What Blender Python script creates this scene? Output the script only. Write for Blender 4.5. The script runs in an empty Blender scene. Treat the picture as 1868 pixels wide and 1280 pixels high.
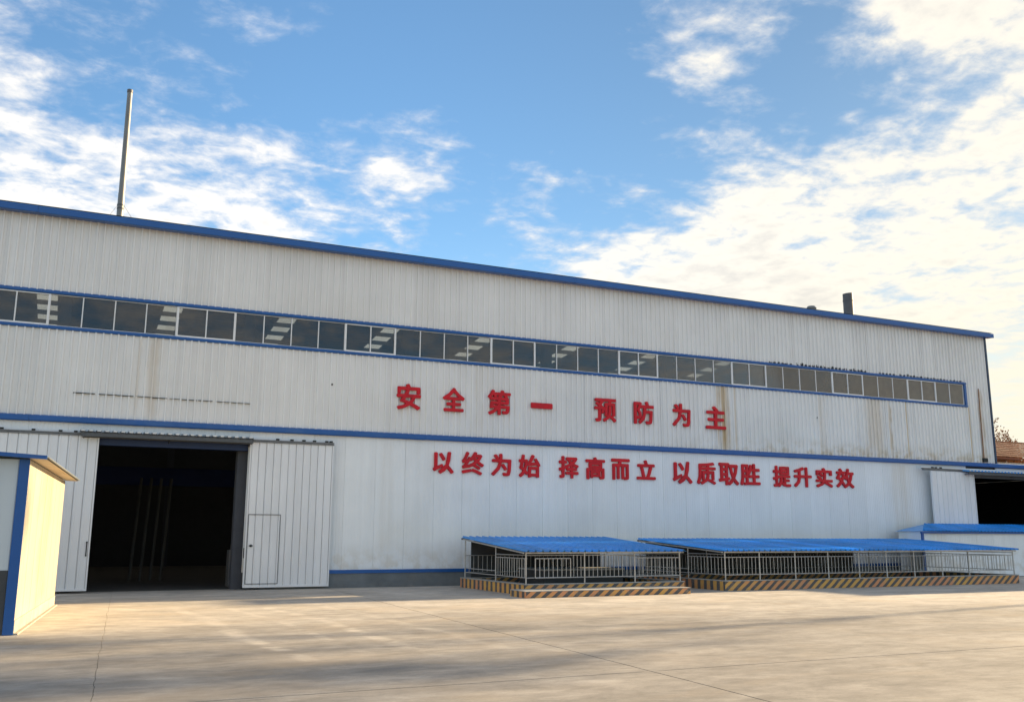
import bpy, math, random
from mathutils import Vector, Matrix

R = math.radians
random.seed(7)
sc = bpy.context.scene
col = sc.collection

# ------------------------------------------------------------------ camera
FPX, YAW, PITCH, ROLL, DIST, EYE = 1716.79, R(25.177), R(11.0835), R(0.208), 30.165, 1.65
fw = Vector((math.sin(YAW) * math.cos(PITCH), math.cos(YAW) * math.cos(PITCH), math.sin(PITCH)))
rt = Vector((math.cos(YAW), -math.sin(YAW), 0)); up = rt.cross(fw)
r2 = rt * math.cos(ROLL) + up * math.sin(ROLL); u2 = up * math.cos(ROLL) - rt * math.sin(ROLL)
cd = bpy.data.cameras.new('camera'); cam = bpy.data.objects.new('camera', cd); col.objects.link(cam)
m = Matrix((r2, u2, -fw)).transposed().to_4x4(); m.translation = Vector((0, -DIST, EYE)); cam.matrix_world = m
cd.sensor_fit = 'HORIZONTAL'; cd.sensor_width = 36; cd.lens = FPX / 1868 * 36; cd.clip_end = 6000; cd.clip_start = 0.1
sc.camera = cam

# ------------------------------------------------------------------ sun and sky
SUN_EL, SUN_OFF = R(18.0), R(6.9)          # the sun stands low behind the right end of the hall
to_sun = Vector((math.cos(SUN_EL) * math.cos(SUN_OFF), math.cos(SUN_EL) * math.sin(SUN_OFF), math.sin(SUN_EL)))
ld = bpy.data.lights.new('sun', 'SUN'); ld.energy = 3.1; ld.angle = R(0.7); ld.color = (1.0, 0.77, 0.47)
lo = bpy.data.objects.new('sun', ld); col.objects.link(lo); lo.rotation_euler = to_sun.to_track_quat('Z', 'Y').to_euler()
lo.location = to_sun * 200

world = bpy.data.worlds.new('World'); sc.world = world; world.use_nodes = True
NT = world.node_tree; NT.nodes.clear()


class G:
    """small helper for building node trees"""
    def __init__(s, nt): s.nt = nt
    def n(s, t, **k):
        nd = s.nt.nodes.new(t)
        for a, b in k.items(): setattr(nd, a, b)
        return nd
    def put(s, sock, v):
        if isinstance(v, bpy.types.NodeSocket): s.nt.links.new(v, sock)
        elif v is not None: sock.default_value = v
    def math(s, op, a, b=None, c=None, clamp=False):
        nd = s.n('ShaderNodeMath', operation=op, use_clamp=clamp)
        for i, v in enumerate((a, b, c)): s.put(nd.inputs[i], v)
        return nd.outputs[0]
    def vmath(s, op, a, b=None):
        nd = s.n('ShaderNodeVectorMath', operation=op)
        s.put(nd.inputs[0], a); s.put(nd.inputs[1], b)
        return nd.outputs['Value'] if op in ('LENGTH', 'DOT_PRODUCT', 'DISTANCE') else nd.outputs[0]
    def mix(s, f, a, b, bt='MIX'):
        nd = s.n('ShaderNodeMix', data_type='RGBA', blend_type=bt)
        s.put(nd.inputs[0], f); s.put(nd.inputs[6], a if not isinstance(a, tuple) else (*a, 1)[:4]); s.put(nd.inputs[7], b if not isinstance(b, tuple) else (*b, 1)[:4])
        return nd.outputs[2]
    def ramp(s, v, a, b, lo=0.0, hi=1.0, smooth=True):
        nd = s.n('ShaderNodeMapRange', interpolation_type='SMOOTHSTEP' if smooth else 'LINEAR')
        for i, x in enumerate((v, a, b, lo, hi)): s.put(nd.inputs[i], x)
        return nd.outputs[0]
    def noise(s, vec, scale, detail=4, rough=0.55, dist=0.0):
        nd = s.n('ShaderNodeTexNoise'); s.put(nd.inputs['Vector'], vec)
        nd.inputs['Scale'].default_value = scale; nd.inputs['Detail'].default_value = detail
        nd.inputs['Roughness'].default_value = rough; nd.inputs['Distortion'].default_value = dist
        return nd.outputs['Fac']
    def sep(s, v):
        nd = s.n('ShaderNodeSeparateXYZ'); s.put(nd.inputs[0], v); return nd.outputs
    def comb(s, x, y, z):
        nd = s.n('ShaderNodeCombineXYZ')
        for i, v in enumerate((x, y, z)): s.put(nd.inputs[i], v)
        return nd.outputs[0]


g = G(NT)
sky = g.n('ShaderNodeTexSky', sky_type='NISHITA', sun_disc=False, sun_elevation=SUN_EL, sun_rotation=R(90) - SUN_OFF,
          altitude=100, air_density=1.0, dust_density=0.6, ozone_density=2.2)
dirv = g.n('ShaderNodeTexCoord').outputs['Generated']
dx, dy, dz = g.sep(dirv)
den = g.math('ADD', g.math('MAXIMUM', dz, 0.0), 0.10)
P = g.comb(g.math('DIVIDE', dx, den), g.math('DIVIDE', dy, den), 0.0)
px_, py_ = g.math('DIVIDE', dx, den), g.math('DIVIDE', dy, den)
big = g.noise(P, 1.9, 8, 0.58, 0.45)
puff = g.noise(g.comb(px_, py_, 1.3), 12.0, 6, 0.58, 0.25)
wisp = g.noise(g.comb(px_, g.math('MULTIPLY', py_, 1.15), 3.7), 5.2, 8, 0.62, 0.35)
dens = g.math('ADD', g.math('ADD', g.math('MULTIPLY', big, 0.60), g.math('MULTIPLY', puff, 0.72)), g.math('MULTIPLY', wisp, 0.75))
bias = -0.42
BLOBS = [((.77, .54, .36), .24, .03), ((.69, .66, .28), .26, .14), ((.50, .80, .285), .18, .21), ((.80, .58, .15), .36, .06),
         ((.56, .78, .20), .22, .20), ((.745, .52, .43), .14, .12), ((.54, .69, .485), .14, .50), ((.675, .555, .487), .10, .36), ((.61, .71, .34), .11, .22),
         ((-.05, .93, .335), .20, .08), ((.10, .92, .33), .16, .10), ((.21, .91, .325), .16, .16), ((.30, .875, .385), .09, .27),
         ((.02, .94, .23), .28, .06), ((-.06, .885, .46), .16, -.08), ((.05, .885, .45), .14, -.10), ((-.09, .91, .40), .07, .10), ((.26, .895, .355), .08, .10), ((.70, .58, .41), .10, -.12), ((.40, .85, .345), .08, .24),
         ((.36, .82, .47), .40, -.44), ((.60, .66, .48), .26, -.26), ((-.02, .91, .41), .10, -.12)]
for c, r, w in BLOBS:
    d = g.vmath('DISTANCE', dirv, c)
    bias = g.math('ADD', g.ramp(d, r * 0.15, r, w, 0.0), bias)
dens = g.math('ADD', dens, bias)
mask = g.ramp(dens, 0.42, 0.84)
thick = g.ramp(dens, 0.52, 0.80)
core = g.ramp(dens, 0.80, 1.12)
sunny = g.ramp(g.vmath('DOT_PRODUCT', dirv, tuple(to_sun)), 0.35, 0.98)
low = g.ramp(dz, 0.34, 0.08)
ccol = g.mix(core, g.mix(thick, (0.66, 0.69, 0.76), (0.98, 0.935, 0.87)), (0.74, 0.715, 0.69))
ccol = g.mix(g.math('MULTIPLY', sunny, 0.75), ccol, g.mix(core, g.mix(thick, (0.72, 0.72, 0.70), (0.92, 0.85, 0.70)), (0.74, 0.70, 0.62)))
skyc = g.mix(1.0, sky.outputs[0], (0.68, 0.86, 0.92), 'MULTIPLY')
skyc = g.mix(sunny, skyc, g.mix(1.0, skyc, (0.60, 0.54, 0.50), 'MULTIPLY'))
CLOUD_GAIN = 4.45
ccol = g.mix(1.0, ccol, (CLOUD_GAIN,) * 3, 'MULTIPLY')
haze_f = g.math('MULTIPLY', g.math('MULTIPLY', low, sunny), 0.8)             # warm haze low in the sky on the sun's side
hazec = g.mix(1.0, (0.90, 0.82, 0.64), (CLOUD_GAIN * 0.95,) * 3, 'MULTIPLY')
bg = g.n('ShaderNodeBackground'); g.put(bg.inputs[0], g.mix(haze_f, g.mix(g.math('MULTIPLY', mask, 0.92), skyc, ccol), hazec)); bg.inputs[1].default_value = 0.063
wo = g.n('ShaderNodeOutputWorld'); NT.links.new(bg.outputs[0], wo.inputs[0])

vs = sc.view_settings; vs.view_transform = 'Standard'; vs.look = 'None'; vs.gamma = 1; vs.use_curve_mapping = False; vs.exposure = 2.1
sc.render.engine = 'CYCLES'; cy = sc.cycles
cy.use_denoising = True; cy.max_bounces = 8; cy.diffuse_bounces = 4; cy.glossy_bounces = 3; cy.transmission_bounces = 4; cy.transparent_max_bounces = 10
cy.caustics_reflective = False; cy.caustics_refractive = False; cy.sample_clamp_indirect = 6


# ------------------------------------------------------------------ materials
def principled(name):
    mt = bpy.data.materials.new(name); mt.use_nodes = True
    nt = mt.node_tree; nt.nodes.clear(); k = G(nt)
    b = k.n('ShaderNodeBsdfPrincipled'); o = k.n('ShaderNodeOutputMaterial'); nt.links.new(b.outputs[0], o.inputs[0])
    return mt, k, b


def mat(name, c, rough=0.5, metal=0.0, var=0.12, scale=3.0, grime=None, bump=0.0, bscale=40, objvar=0.0, spec=0.5):
    mt, k, b = principled(name)
    pos = k.n('ShaderNodeNewGeometry').outputs['Position']
    n1 = k.noise(pos, scale, 6, 0.6)
    f = k.ramp(n1, 0.3, 0.7, 1 - var, 1 + var * 0.6, False)
    if objvar:
        f = k.math('MULTIPLY', f, k.ramp(k.n('ShaderNodeObjectInfo').outputs['Random'], 0, 1, 1 - objvar, 1 + objvar, False))
    cc = k.mix(1.0, c, k.comb(f, f, f), 'MULTIPLY')
    if grime:
        n2 = k.noise(pos, scale * 0.35, 8, 0.65, 0.4)
        cc = k.mix(k.ramp(n2, 0.5, 0.75, 0, grime[1]), cc, grime[0])
    k.put(b.inputs['Base Color'], cc)
    b.inputs['Roughness'].default_value = rough; b.inputs['Metallic'].default_value = metal
    b.inputs['Specular IOR Level'].default_value = spec
    if bump:
        bp = k.n('ShaderNodeBump'); bp.inputs['Strength'].default_value = bump; bp.inputs['Distance'].default_value = 0.02
        k.put(bp.inputs['Height'], k.noise(pos, bscale, 5, 0.6)); k.put(b.inputs['Normal'], bp.outputs[0])
    return mt


def wall_mat(name, c, stains, rough=0.42, streak=0.10, objvar=0.025, warm=(0.52, 0.36, 0.16), foot=None):
    """painted steel sheet; stains: (x, half width, strength, z top, z bottom)"""
    mt, k, b = principled(name)
    pos = k.n('ShaderNodeNewGeometry').outputs['Position']
    x, y, z = k.sep(pos)
    st = k.noise(k.comb(k.math('MULTIPLY', x, 5.0), k.math('MULTIPLY', y, 5.0), k.math('MULTIPLY', z, 0.22)), 1.0, 6, 0.6)
    n1 = k.noise(pos, 0.55, 6, 0.6)
    f = k.math('MULTIPLY', k.ramp(st, 0.3, 0.75, 1.0, 1 - streak, False), k.ramp(n1, 0.3, 0.7, 0.95, 1.03, False))
    f = k.math('MULTIPLY', f, k.ramp(k.n('ShaderNodeObjectInfo').outputs['Random'], 0, 1, 1 - objvar, 1 + objvar, False))
    cc = k.mix(1.0, c, k.comb(f, f, f), 'MULTIPLY')
    cc = k.mix(k.ramp(k.noise(pos, 0.32, 5, 0.6, 0.3), 0.5, 0.8, 0, 0.22), cc, (0.66, 0.62, 0.52))
    wob = k.math('MULTIPLY', k.math('SUBTRACT', k.noise(pos, 1.3, 3), 0.5), 0.30)
    for sx, hw, s, z1, z0 in stains:
        dd = k.math('ABSOLUTE', k.math('SUBTRACT', k.math('ADD', x, wob if hw > 0.1 else 0.0), sx))
        band = k.math('MULTIPLY', k.ramp(dd, hw * 0.25, hw, 1, 0), k.math('MULTIPLY', k.ramp(z, z1, z1 - 0.1, 0, 1), k.ramp(z, z0 - 0.3, z0 + 0.5, 0.15, 1)))
        band = k.math('MULTIPLY', band, k.ramp(st, 0.25, 0.6, 0.25, 1))
        cc = k.mix(k.math('MULTIPLY', band, s), cc, warm)
    if foot:
        z0, z1, x0, x1, s = foot
        ff = k.math('MULTIPLY', k.ramp(z, z0, z1, 1, 0), k.math('MULTIPLY', k.ramp(x, x0, x1), k.ramp(k.noise(pos, 2.4, 6, 0.6), 0.42, 0.62)))
        cc = k.mix(k.math('MULTIPLY', ff, s), cc, (0.50, 0.38, 0.20))
    k.put(b.inputs['Base Color'], cc); b.inputs['Roughness'].default_value = rough
    bp = k.n('ShaderNodeBump'); bp.inputs['Strength'].default_value = 0.10; bp.inputs['Distance'].default_value = 0.03
    k.put(bp.inputs['Height'], k.noise(pos, 1.6, 3)); k.put(b.inputs['Normal'], bp.outputs[0])
    return mt


def concrete_mat(name, base, crack=False):
    mt, k, b = principled(name)
    pos = k.n('ShaderNodeNewGeometry').outputs['Position']
    x, y, z = k.sep(pos)
    flow = k.comb(k.math('MULTIPLY', x, 0.55), y, z)                 # smears run along the yard
    n1 = k.noise(flow, 0.30, 8, 0.62, 0.6); n2 = k.noise(flow, 1.1, 9, 0.68, 0.4); n3 = k.noise(pos, 28, 5, 0.7); n4 = k.noise(flow, 3.6, 8, 0.72, 0.3)
    f = k.math('MULTIPLY', k.ramp(n1, 0.3, 0.72, 0.76, 1.16, False), k.math('MULTIPLY', k.ramp(n2, 0.30, 0.70, 0.72, 1.20, False), k.ramp(n3, 0.2, 0.8, 0.88, 1.10, False)))
    f = k.math('MULTIPLY', f, k.ramp(n4, 0.30, 0.70, 0.72, 1.20, False))
    cc = k.mix(1.0, base, k.comb(f, f, f), 'MULTIPLY')
    cc = k.mix(k.ramp(k.noise(flow, 0.7, 5, 0.6, 0.5), 0.48, 0.7, 0, 0.35), cc, tuple(v * w for v, w in zip(base, (1.02, 0.90, 0.74))))      # brown dust
    # half-shade of the yard painted in along with traffic wear, ragged edge
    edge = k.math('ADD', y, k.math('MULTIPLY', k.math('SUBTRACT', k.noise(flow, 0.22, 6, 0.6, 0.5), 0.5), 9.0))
    worn = k.math('MULTIPLY', k.ramp(edge, -9.0, -15.0), k.ramp(x, 30, 12, 0.6, 1.0))  # carries the painted half-shade as well as the wear
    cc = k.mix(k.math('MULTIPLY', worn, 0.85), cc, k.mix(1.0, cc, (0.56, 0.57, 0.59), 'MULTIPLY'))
    cc = k.mix(k.ramp(k.noise(flow, 0.55, 7, 0.62, 0.8), 0.52, 0.74, 0, 0.5), cc, tuple(v * w for v, w in zip(base, (0.62, 0.59, 0.56))))   # oily tyre-black smears
    cc = k.mix(k.ramp(k.noise(pos, 2.3, 6, 0.7), 0.66, 0.74, 0, 0.5), cc, tuple(v * 0.55 for v in base))    # spots
    # pale tyre tracks sweeping out of the big door
    ang = k.math('ADD', x, k.math('MULTIPLY', y, 0.06))
    ang = k.math('ADD', ang, k.math('MULTIPLY', k.math('SUBTRACT', k.noise(pos, 0.16, 2), 0.5), 1.0))
    for c0, hw, s in ((2.1, .22, .36), (4.0, .22, .34), (3.2, .14, .2), (5.3, .2, .22)):
        t = k.ramp(k.math('ABSOLUTE', k.math('SUBTRACT', ang, c0)), hw * 0.2, hw, 1, 0)
        t = k.math('MULTIPLY', k.math('MULTIPLY', t, k.ramp(n2, 0.4, 0.6)), k.math('MULTIPLY', k.ramp(y, -19, -15), k.ramp(y, -5, -8)))
        cc = k.mix(k.math('MULTIPLY', t, s), cc, tuple(min(1, v * 1.45) for v in base))
    k.put(b.inputs['Base Color'], cc); b.inputs['Roughness'].default_value = 0.82; b.inputs['Specular IOR Level'].default_value = 0.3
    bp = k.n('ShaderNodeBump'); bp.inputs['Strength'].default_value = 0.25; bp.inputs['Distance'].default_value = 0.01
    k.put(bp.inputs['Height'], k.math('ADD', k.math('MULTIPLY', n2, 2.0), n3)); k.put(b.inputs['Normal'], bp.outputs[0])
    return mt


def stripe_mat(name, period, tilt):
    mt, k, b = principled(name)
    pos = k.n('ShaderNodeNewGeometry').outputs['Position']
    x, y, z = k.sep(pos)
    jit = k.math('MULTIPLY', k.math('SUBTRACT', k.noise(pos, 3.0, 3), 0.5), 0.22)
    t = k.math('ADD', k.math('DIVIDE', k.math('SUBTRACT', k.math('ADD', x, y), k.math('MULTIPLY', z, k.math('MULTIPLY', k.math('ABSOLUTE', k.sep(k.n('ShaderNodeNewGeometry').outputs['Normal'])[1]), tilt))), period), jit)
    fr = k.math('FRACT', t)
    on = k.math('MULTIPLY', k.ramp(fr, 0.0, 0.05), k.ramp(fr, 0.52, 0.57, 1, 0))
    yel = k.mix(k.ramp(k.noise(pos, 0.9, 4), 0.40, 0.62), (0.68, 0.37, 0.09), (0.64, 0.28, 0.13))
    cc = k.mix(on, (0.10, 0.095, 0.09), yel)
    cc = k.mix(k.ramp(k.noise(pos, 6, 7, 0.7), 0.50, 0.72, 0, 0.5), cc, (0.38, 0.28, 0.20))
    k.put(b.inputs['Base Color'], cc); b.inputs['Roughness'].default_value = 0.75
    return mt


def glass_mat(name):
    mt = bpy.data.materials.new(name); mt.use_nodes = True; nt = mt.node_tree; nt.nodes.clear(); k = G(nt)
    tr = k.n('ShaderNodeBsdfTransparent'); tr.inputs[0].default_value = (0.62, 0.66, 0.68, 1)
    gl = k.n('ShaderNodeBsdfGlossy'); gl.inputs['Roughness'].default_value = 0.03; gl.inputs[0].default_value = (0.9, 0.9, 0.9, 1)
    df = k.n('ShaderNodeBsdfDiffuse')
    pos = k.n('ShaderNodeNewGeometry').outputs['Position']
    df.inputs[0].default_value = (0.34, 0.29, 0.23, 1)
    fr = k.n('ShaderNodeFresnel'); fr.inputs[0].default_value = 1.5
    m1 = k.n('ShaderNodeMixShader'); k.put(m1.inputs[0], k.math('MULTIPLY', fr.outputs[0], 1.35, clamp=True)); nt.links.new(tr.outputs[0], m1.inputs[1]); nt.links.new(gl.outputs[0], m1.inputs[2])
    xx = k.sep(pos)[0]
    dust_glare = k.math('MULTIPLY', k.ramp(k.noise(pos, 1.8, 6, 0.6), 0.35, 0.75, 0.03, 0.20), k.ramp(k.n('ShaderNodeObjectInfo').outputs['Random'], 0, 1, 0.4, 1.2))
    dust_glare = k.math('ADD', dust_glare, k.ramp(xx, 16, 34, 0, 0.45))           # warm sky reflection on the far panes painted in
    m2 = k.n('ShaderNodeMixShader'); k.put(m2.inputs[0], dust_glare); nt.links.new(m1.outputs[0], m2.inputs[1]); nt.links.new(df.outputs[0], m2.inputs[2])
    o = k.n('ShaderNodeOutputMaterial'); nt.links.new(m2.outputs[0], o.inputs[0])
    return mt


def skylight_mat(name):
    mt = bpy.data.materials.new(name); mt.use_nodes = True; nt = mt.node_tree; nt.nodes.clear(); k = G(nt)
    tl = k.n('ShaderNodeBsdfTranslucent'); tl.inputs[0].default_value = (0.42, 0.42, 0.40, 1)
    o = k.n('ShaderNodeOutputMaterial'); nt.links.new(tl.outputs[0], o.inputs[0])
    return mt


M = dict(
    upper=wall_mat('upper_sheet_paint', (0.85, 0.838, 0.81),
                   [(23.55, .34, .85, 7.6, 5.0), (23.2, .10, .5, 7.6, 5.2), (24.1, .07, .5, 7.6, 5.0), (31.6, .7, .35, 7.6, 5.3), (32.5, .12, .45, 7.6, 5.2), (33.55, .05, .8, 7.6, 5.0),
                    (2.15, .22, .26, 7.55, 5.0), (1.7, .05, .25, 7.5, 5.1), (37.55, .06, .8, 7.6, 4.9), (38.35, .16, .45, 8.4, 5.0), (28.6, .25, .2, 7.5, 5.2), (12.9, .2, .12, 7.5, 5.1)],
                   foot=(5.05, 5.75, 18, 30, 0.55)),
    lower=wall_mat('lower_panel_paint', (0.86, 0.875, 0.87), [(32.9, .8, .25, 4.8, 1.5), (9.6, .3, .08, 4.7, 1)], streak=0.08, objvar=0.035, foot=(.55, 1.5, -30, -20, .30)),
    door=wall_mat('door_board_paint', (0.82, 0.82, 0.82), [], streak=0.07, objvar=0.035),
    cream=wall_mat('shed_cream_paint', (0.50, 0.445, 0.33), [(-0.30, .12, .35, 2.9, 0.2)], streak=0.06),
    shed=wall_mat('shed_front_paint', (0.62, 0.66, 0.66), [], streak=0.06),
    blue=mat('blue_flashing', (0.010, 0.095, 0.33), 0.4, 0, 0.10, 1.5, ((0.10, 0.18, 0.32), 0.35)),
    blue_dark=mat('blue_steel_beam', (0.010, 0.03, 0.10), 0.5),
    blue_roof=mat('blue_roof_sheet', (0.030, 0.32, 0.78), 0.32, 0, 0.20, 1.3, ((0.16, 0.30, 0.46), 0.55), objvar=0.16),
    fascia=mat('roof_fascia_blue', (0.014, 0.10, 0.34), 0.32, 0, 0.08, 0.8),
    darkblue=mat('dull_blue_trim', (0.03, 0.055, 0.10), 0.5),
    white=mat('white_window_frame', (0.80, 0.80, 0.79), 0.4, 0, 0.06),
    steel=mat('grey_steel_tube', (0.50, 0.48, 0.45), 0.42, 0.35, 0.2, 6, ((0.22, 0.15, 0.10), 0.4)),
    darksteel=mat('dark_steel', (0.10, 0.105, 0.11), 0.5, 0.3, 0.2, 4),
    track=mat('door_track_steel', (0.20, 0.20, 0.20), 0.5, 0.4, 0.2, 4),
    awning=mat('awning_sheet', (0.30, 0.32, 0.32), 0.5, 0.2, 0.15, 3),
    plinth=mat('grey_plinth', (0.16, 0.175, 0.18), 0.85, 0, 0.25, 1.5, ((0.26, 0.25, 0.22), 0.5), 0.2),
    darkpl=mat('dark_panel', (0.060, 0.062, 0.062), 0.7, 0, 0.2, 2),
    seal=mat('black_sealant', (0.025, 0.027, 0.026), 0.9),
    red=mat('red_letter_paint', (0.62, 0.010, 0.022), 0.5, 0, 0.16, 4, ((0.30, 0.012, 0.02), 0.5), spec=0.3),
    stack=mat('galvanised_stack', (0.21, 0.21, 0.20), 0.5, 0.25, 0.15, 1.2),
    vent=mat('weathered_vent', (0.13, 0.13, 0.135), 0.6, 0.3, 0.2, 2),
    rust=mat('rusty_pipe', (0.30, 0.17, 0.10), 0.8, 0, 0.25, 3),
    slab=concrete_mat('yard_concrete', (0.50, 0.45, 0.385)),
    soil=mat('joint_dirt', (0.055, 0.048, 0.04), 0.95),
    land=mat('land_dust', (0.30, 0.26, 0.20), 0.95, 0, 0.25, 0.05),
    kerb=stripe_mat('hazard_stripes', 0.33, 1.3),
    kerbtop=mat('kerb_concrete', (0.42, 0.40, 0.36), 0.85, 0, 0.2, 2, ((0.24, 0.21, 0.18), 0.6), 0.3),
    base=mat('shed_base_concrete', (0.40, 0.36, 0.29), 0.9, 0, 0.2, 3, ((0.25, 0.21, 0.16), 0.5), 0.3),
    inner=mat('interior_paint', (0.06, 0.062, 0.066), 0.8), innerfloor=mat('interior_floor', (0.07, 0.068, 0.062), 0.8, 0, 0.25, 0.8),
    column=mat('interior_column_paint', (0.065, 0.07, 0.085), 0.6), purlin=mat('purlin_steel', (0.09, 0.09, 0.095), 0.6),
    banner=mat('interior_banner', (0.01, 0.03, 0.12), 0.7), cabinet=mat('cabinet_paint', (0.20, 0.20, 0.20), 0.6), pipe=mat('stored_pipe', (0.09, 0.085, 0.075), 0.5, 0.3),
    glass=glass_mat('window_glass'), skylight=skylight_mat('skylight_sheet'),
    wood=mat('soffit_board', (0.46, 0.38, 0.28), 0.8, 0, 0.2, 3),
    tile=mat('clay_tile', (0.30, 0.14, 0.075), 0.85, 0, 0.35, 2.2, ((0.45, 0.34, 0.20), 0.8)),
    house=mat('house_render', (0.58, 0.56, 0.52), 0.85, 0, 0.12, 0.8), housegrey=mat('grey_shutter', (0.13, 0.15, 0.15), 0.6),
    eave=mat('eave_board', (0.22, 0.08, 0.05), 0.8),
    bark=mat('bark', (0.10, 0.07, 0.05), 0.95, 0, 0.3, 6), leaf=mat('autumn_leaf', (0.30, 0.13, 0.045), 0.8, 0, 0.35, 1.5),
)


# ------------------------------------------------------------------ object helpers
class MB:
    def __init__(s): s.v = []; s.f = []
    def quad(s, a, b, c, d):
        i = len(s.v); s.v += [a, b, c, d]; s.f.append((i, i + 1, i + 2, i + 3)); return s
    def box(s, x0, x1, y0, y1, z0, z1):
        i = len(s.v)
        s.v += [(x, y, z) for z in (z0, z1) for y in (y0, y1) for x in (x0, x1)]
        for q in ((0, 2, 3, 1), (4, 5, 7, 6), (0, 1, 5, 4), (2, 6, 7, 3), (0, 4, 6, 2), (1, 3, 7, 5)): s.f.append(tuple(i + k for k in q))
        return s
    def tube(s, a, b, r0, r1=None, n=8, cap=True):
        r1 = r0 if r1 is None else r1
        a = Vector(a); b = Vector(b); d = (b - a).normalized()
        u = d.cross(Vector((0, 0, 1)) if abs(d.z) < 0.95 else Vector((1, 0, 0))).normalized(); w = d.cross(u)
        i = len(s.v)
        for p, r in ((a, r0), (b, r1)):
            for k in range(n):
                t = 2 * math.pi * k / n; s.v.append(tuple(p + u * (r * math.cos(t)) + w * (r * math.sin(t))))
        for k in range(n): s.f.append((i + k, i + (k + 1) % n, i + n + (k + 1) % n, i + n + k))
        if cap: s.f.append(tuple(i + k for k in reversed(range(n)))); s.f.append(tuple(i + n + k for k in range(n)))
        return s
    def prism(s, pts, z0, z1):
        i = len(s.v); n = len(pts)
        s.v += [(p[0], p[1], z0) for p in pts] + [(p[0], p[1], z1) for p in pts]
        s.f.append(tuple(range(i + n, i + 2 * n)))
        for k in range(n): s.f.append((i + k, i + (k + 1) % n, i + n + (k + 1) % n, i + n + k))
        return s
    def mesh(s, name, mt, smooth=False):
        me = bpy.data.meshes.new(name); me.from_pydata(s.v, [], s.f); me.materials.append(mt)
        if smooth:
            for p in me.polygons: p.use_smooth = True
        me.update(); return me
    def build(s, name, mt, parent=None, loc=(0, 0, 0), rz=0.0, smooth=False):
        return put(name, s.mesh(name, mt, smooth), parent, loc, rz)


def put(name, me, parent=None, loc=(0, 0, 0), rz=0.0):
    o = bpy.data.objects.new(name, me); col.objects.link(o); o.parent = parent; o.location = loc; o.rotation_euler = (0, 0, rz)
    return o


def tag(o, label, cat, group=None):
    o['label'] = label; o['category'] = cat
    if group: o['group'] = group
    return o


def thing(name, label, cat, loc=(0, 0, 0), group=None, rz=0.0):
    o = bpy.data.objects.new(name, None); col.objects.link(o); o.location = loc; o.rotation_euler = (0, 0, rz)
    return tag(o, label, cat, group)


def structure(o): o['kind'] = 'structure'; return o


def rib_profile(width, pitch, depth, a=.072, b=.086, c=.126, d=.140):
    """trapezoid rib profile along x, ribs stand out to -y"""
    pts = [(0, 0)]
    n = round(width / pitch)
    for i in range(n):
        x = i * pitch; s = pitch / .21
        pts += [(x + a * s, 0), (x + b * s, -depth), (x + c * s, -depth), (x + d * s, 0)]
    return pts + [(width, 0)]


def sheet_mesh(name, width, z0, z1, mt, pitch=.21, depth=.056, nz=1):
    b = MB(); pr = rib_profile(width, pitch, depth)
    for (x0, y0), (x1, y1) in zip(pr, pr[1:]):
        b.quad((x0, y0, z0), (x1, y1, z0), (x1, y1, z1), (x0, y0, z1))
    return b.mesh(name, mt)


def micro_mesh(name, width, z0, z1, mt):
    """flat insulated panel with fine shallow grooves and a deeper joint at its edge"""
    b = MB(); pr = [(0.0, .016), (0.006, .016), (0.010, 0)]
    x = .08
    while x < width - .05:
        pr += [(x - .010, 0), (x - .004, .005), (x + .010, .005), (x + .016, 0)]; x += .103
    pr += [(width - .004, 0), (width, .016)]
    for (x0, y0), (x1, y1) in zip(pr, pr[1:]): b.quad((x0, y0, z0), (x1, y1, z0), (x1, y1, z1), (x0, y0, z1))
    return b.mesh(name, mt)


# ------------------------------------------------------------------ ground
ground = structure(MB().quad((-3000, -3000, -.09), (3000, -3000, -.09), (3000, 3000, -.09), (-3000, 3000, -.09)).build('ground', M['land']))
structure_bed = MB().box(-40, 70, -46, 0.55, -.089, -.055).build('joint_bed', M['soil'], ground)
rj = random.Random(3)


def jagged(p, q, step, amp, seed):
    """points from p to q with small worn irregularities"""
    r = random.Random(seed); n = max(2, int((Vector(q) - Vector(p)).length / step)); d = (Vector(q) - Vector(p)); nn = Vector((-d.y, d.x)).normalized()
    out = []; w = 0.0
    for i in range(n + 1):
        t = i / n; w = w * 0.8 + r.uniform(-amp, amp)
        o = 0 if i in (0, n) else w + r.uniform(-amp, amp) * .4
        pt = Vector(p) + d * t + nn * o; out.append((pt.x, pt.y))
    return out


def XC(y): return 1.34 + (y + 2.5) * .055
def XJ(y): return 7.46 + (y + 6.36) * .049


YB, YJ, YF, YN = 0.52, -19.8, -46.0, 0.0
H = .011; HC = .003


def curve_line(fx, y0, y1, amp, seed, step=.10): return jagged((fx(y0), y0), (fx(y1), y1), step, amp, seed)


jt = jagged((-40, YJ), (70, YJ), .2, .006, 11)
def row(x0, x1):  # the points of the cross joint between x0 and x1
    return [(x0, YJ)] + [p for p in jt if x0 + .02 < p[0] < x1 - .02] + [(x1, YJ)]


def off(pts, dx_, dy_): return [(x + dx_, y + dy_) for x, y in pts]


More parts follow.
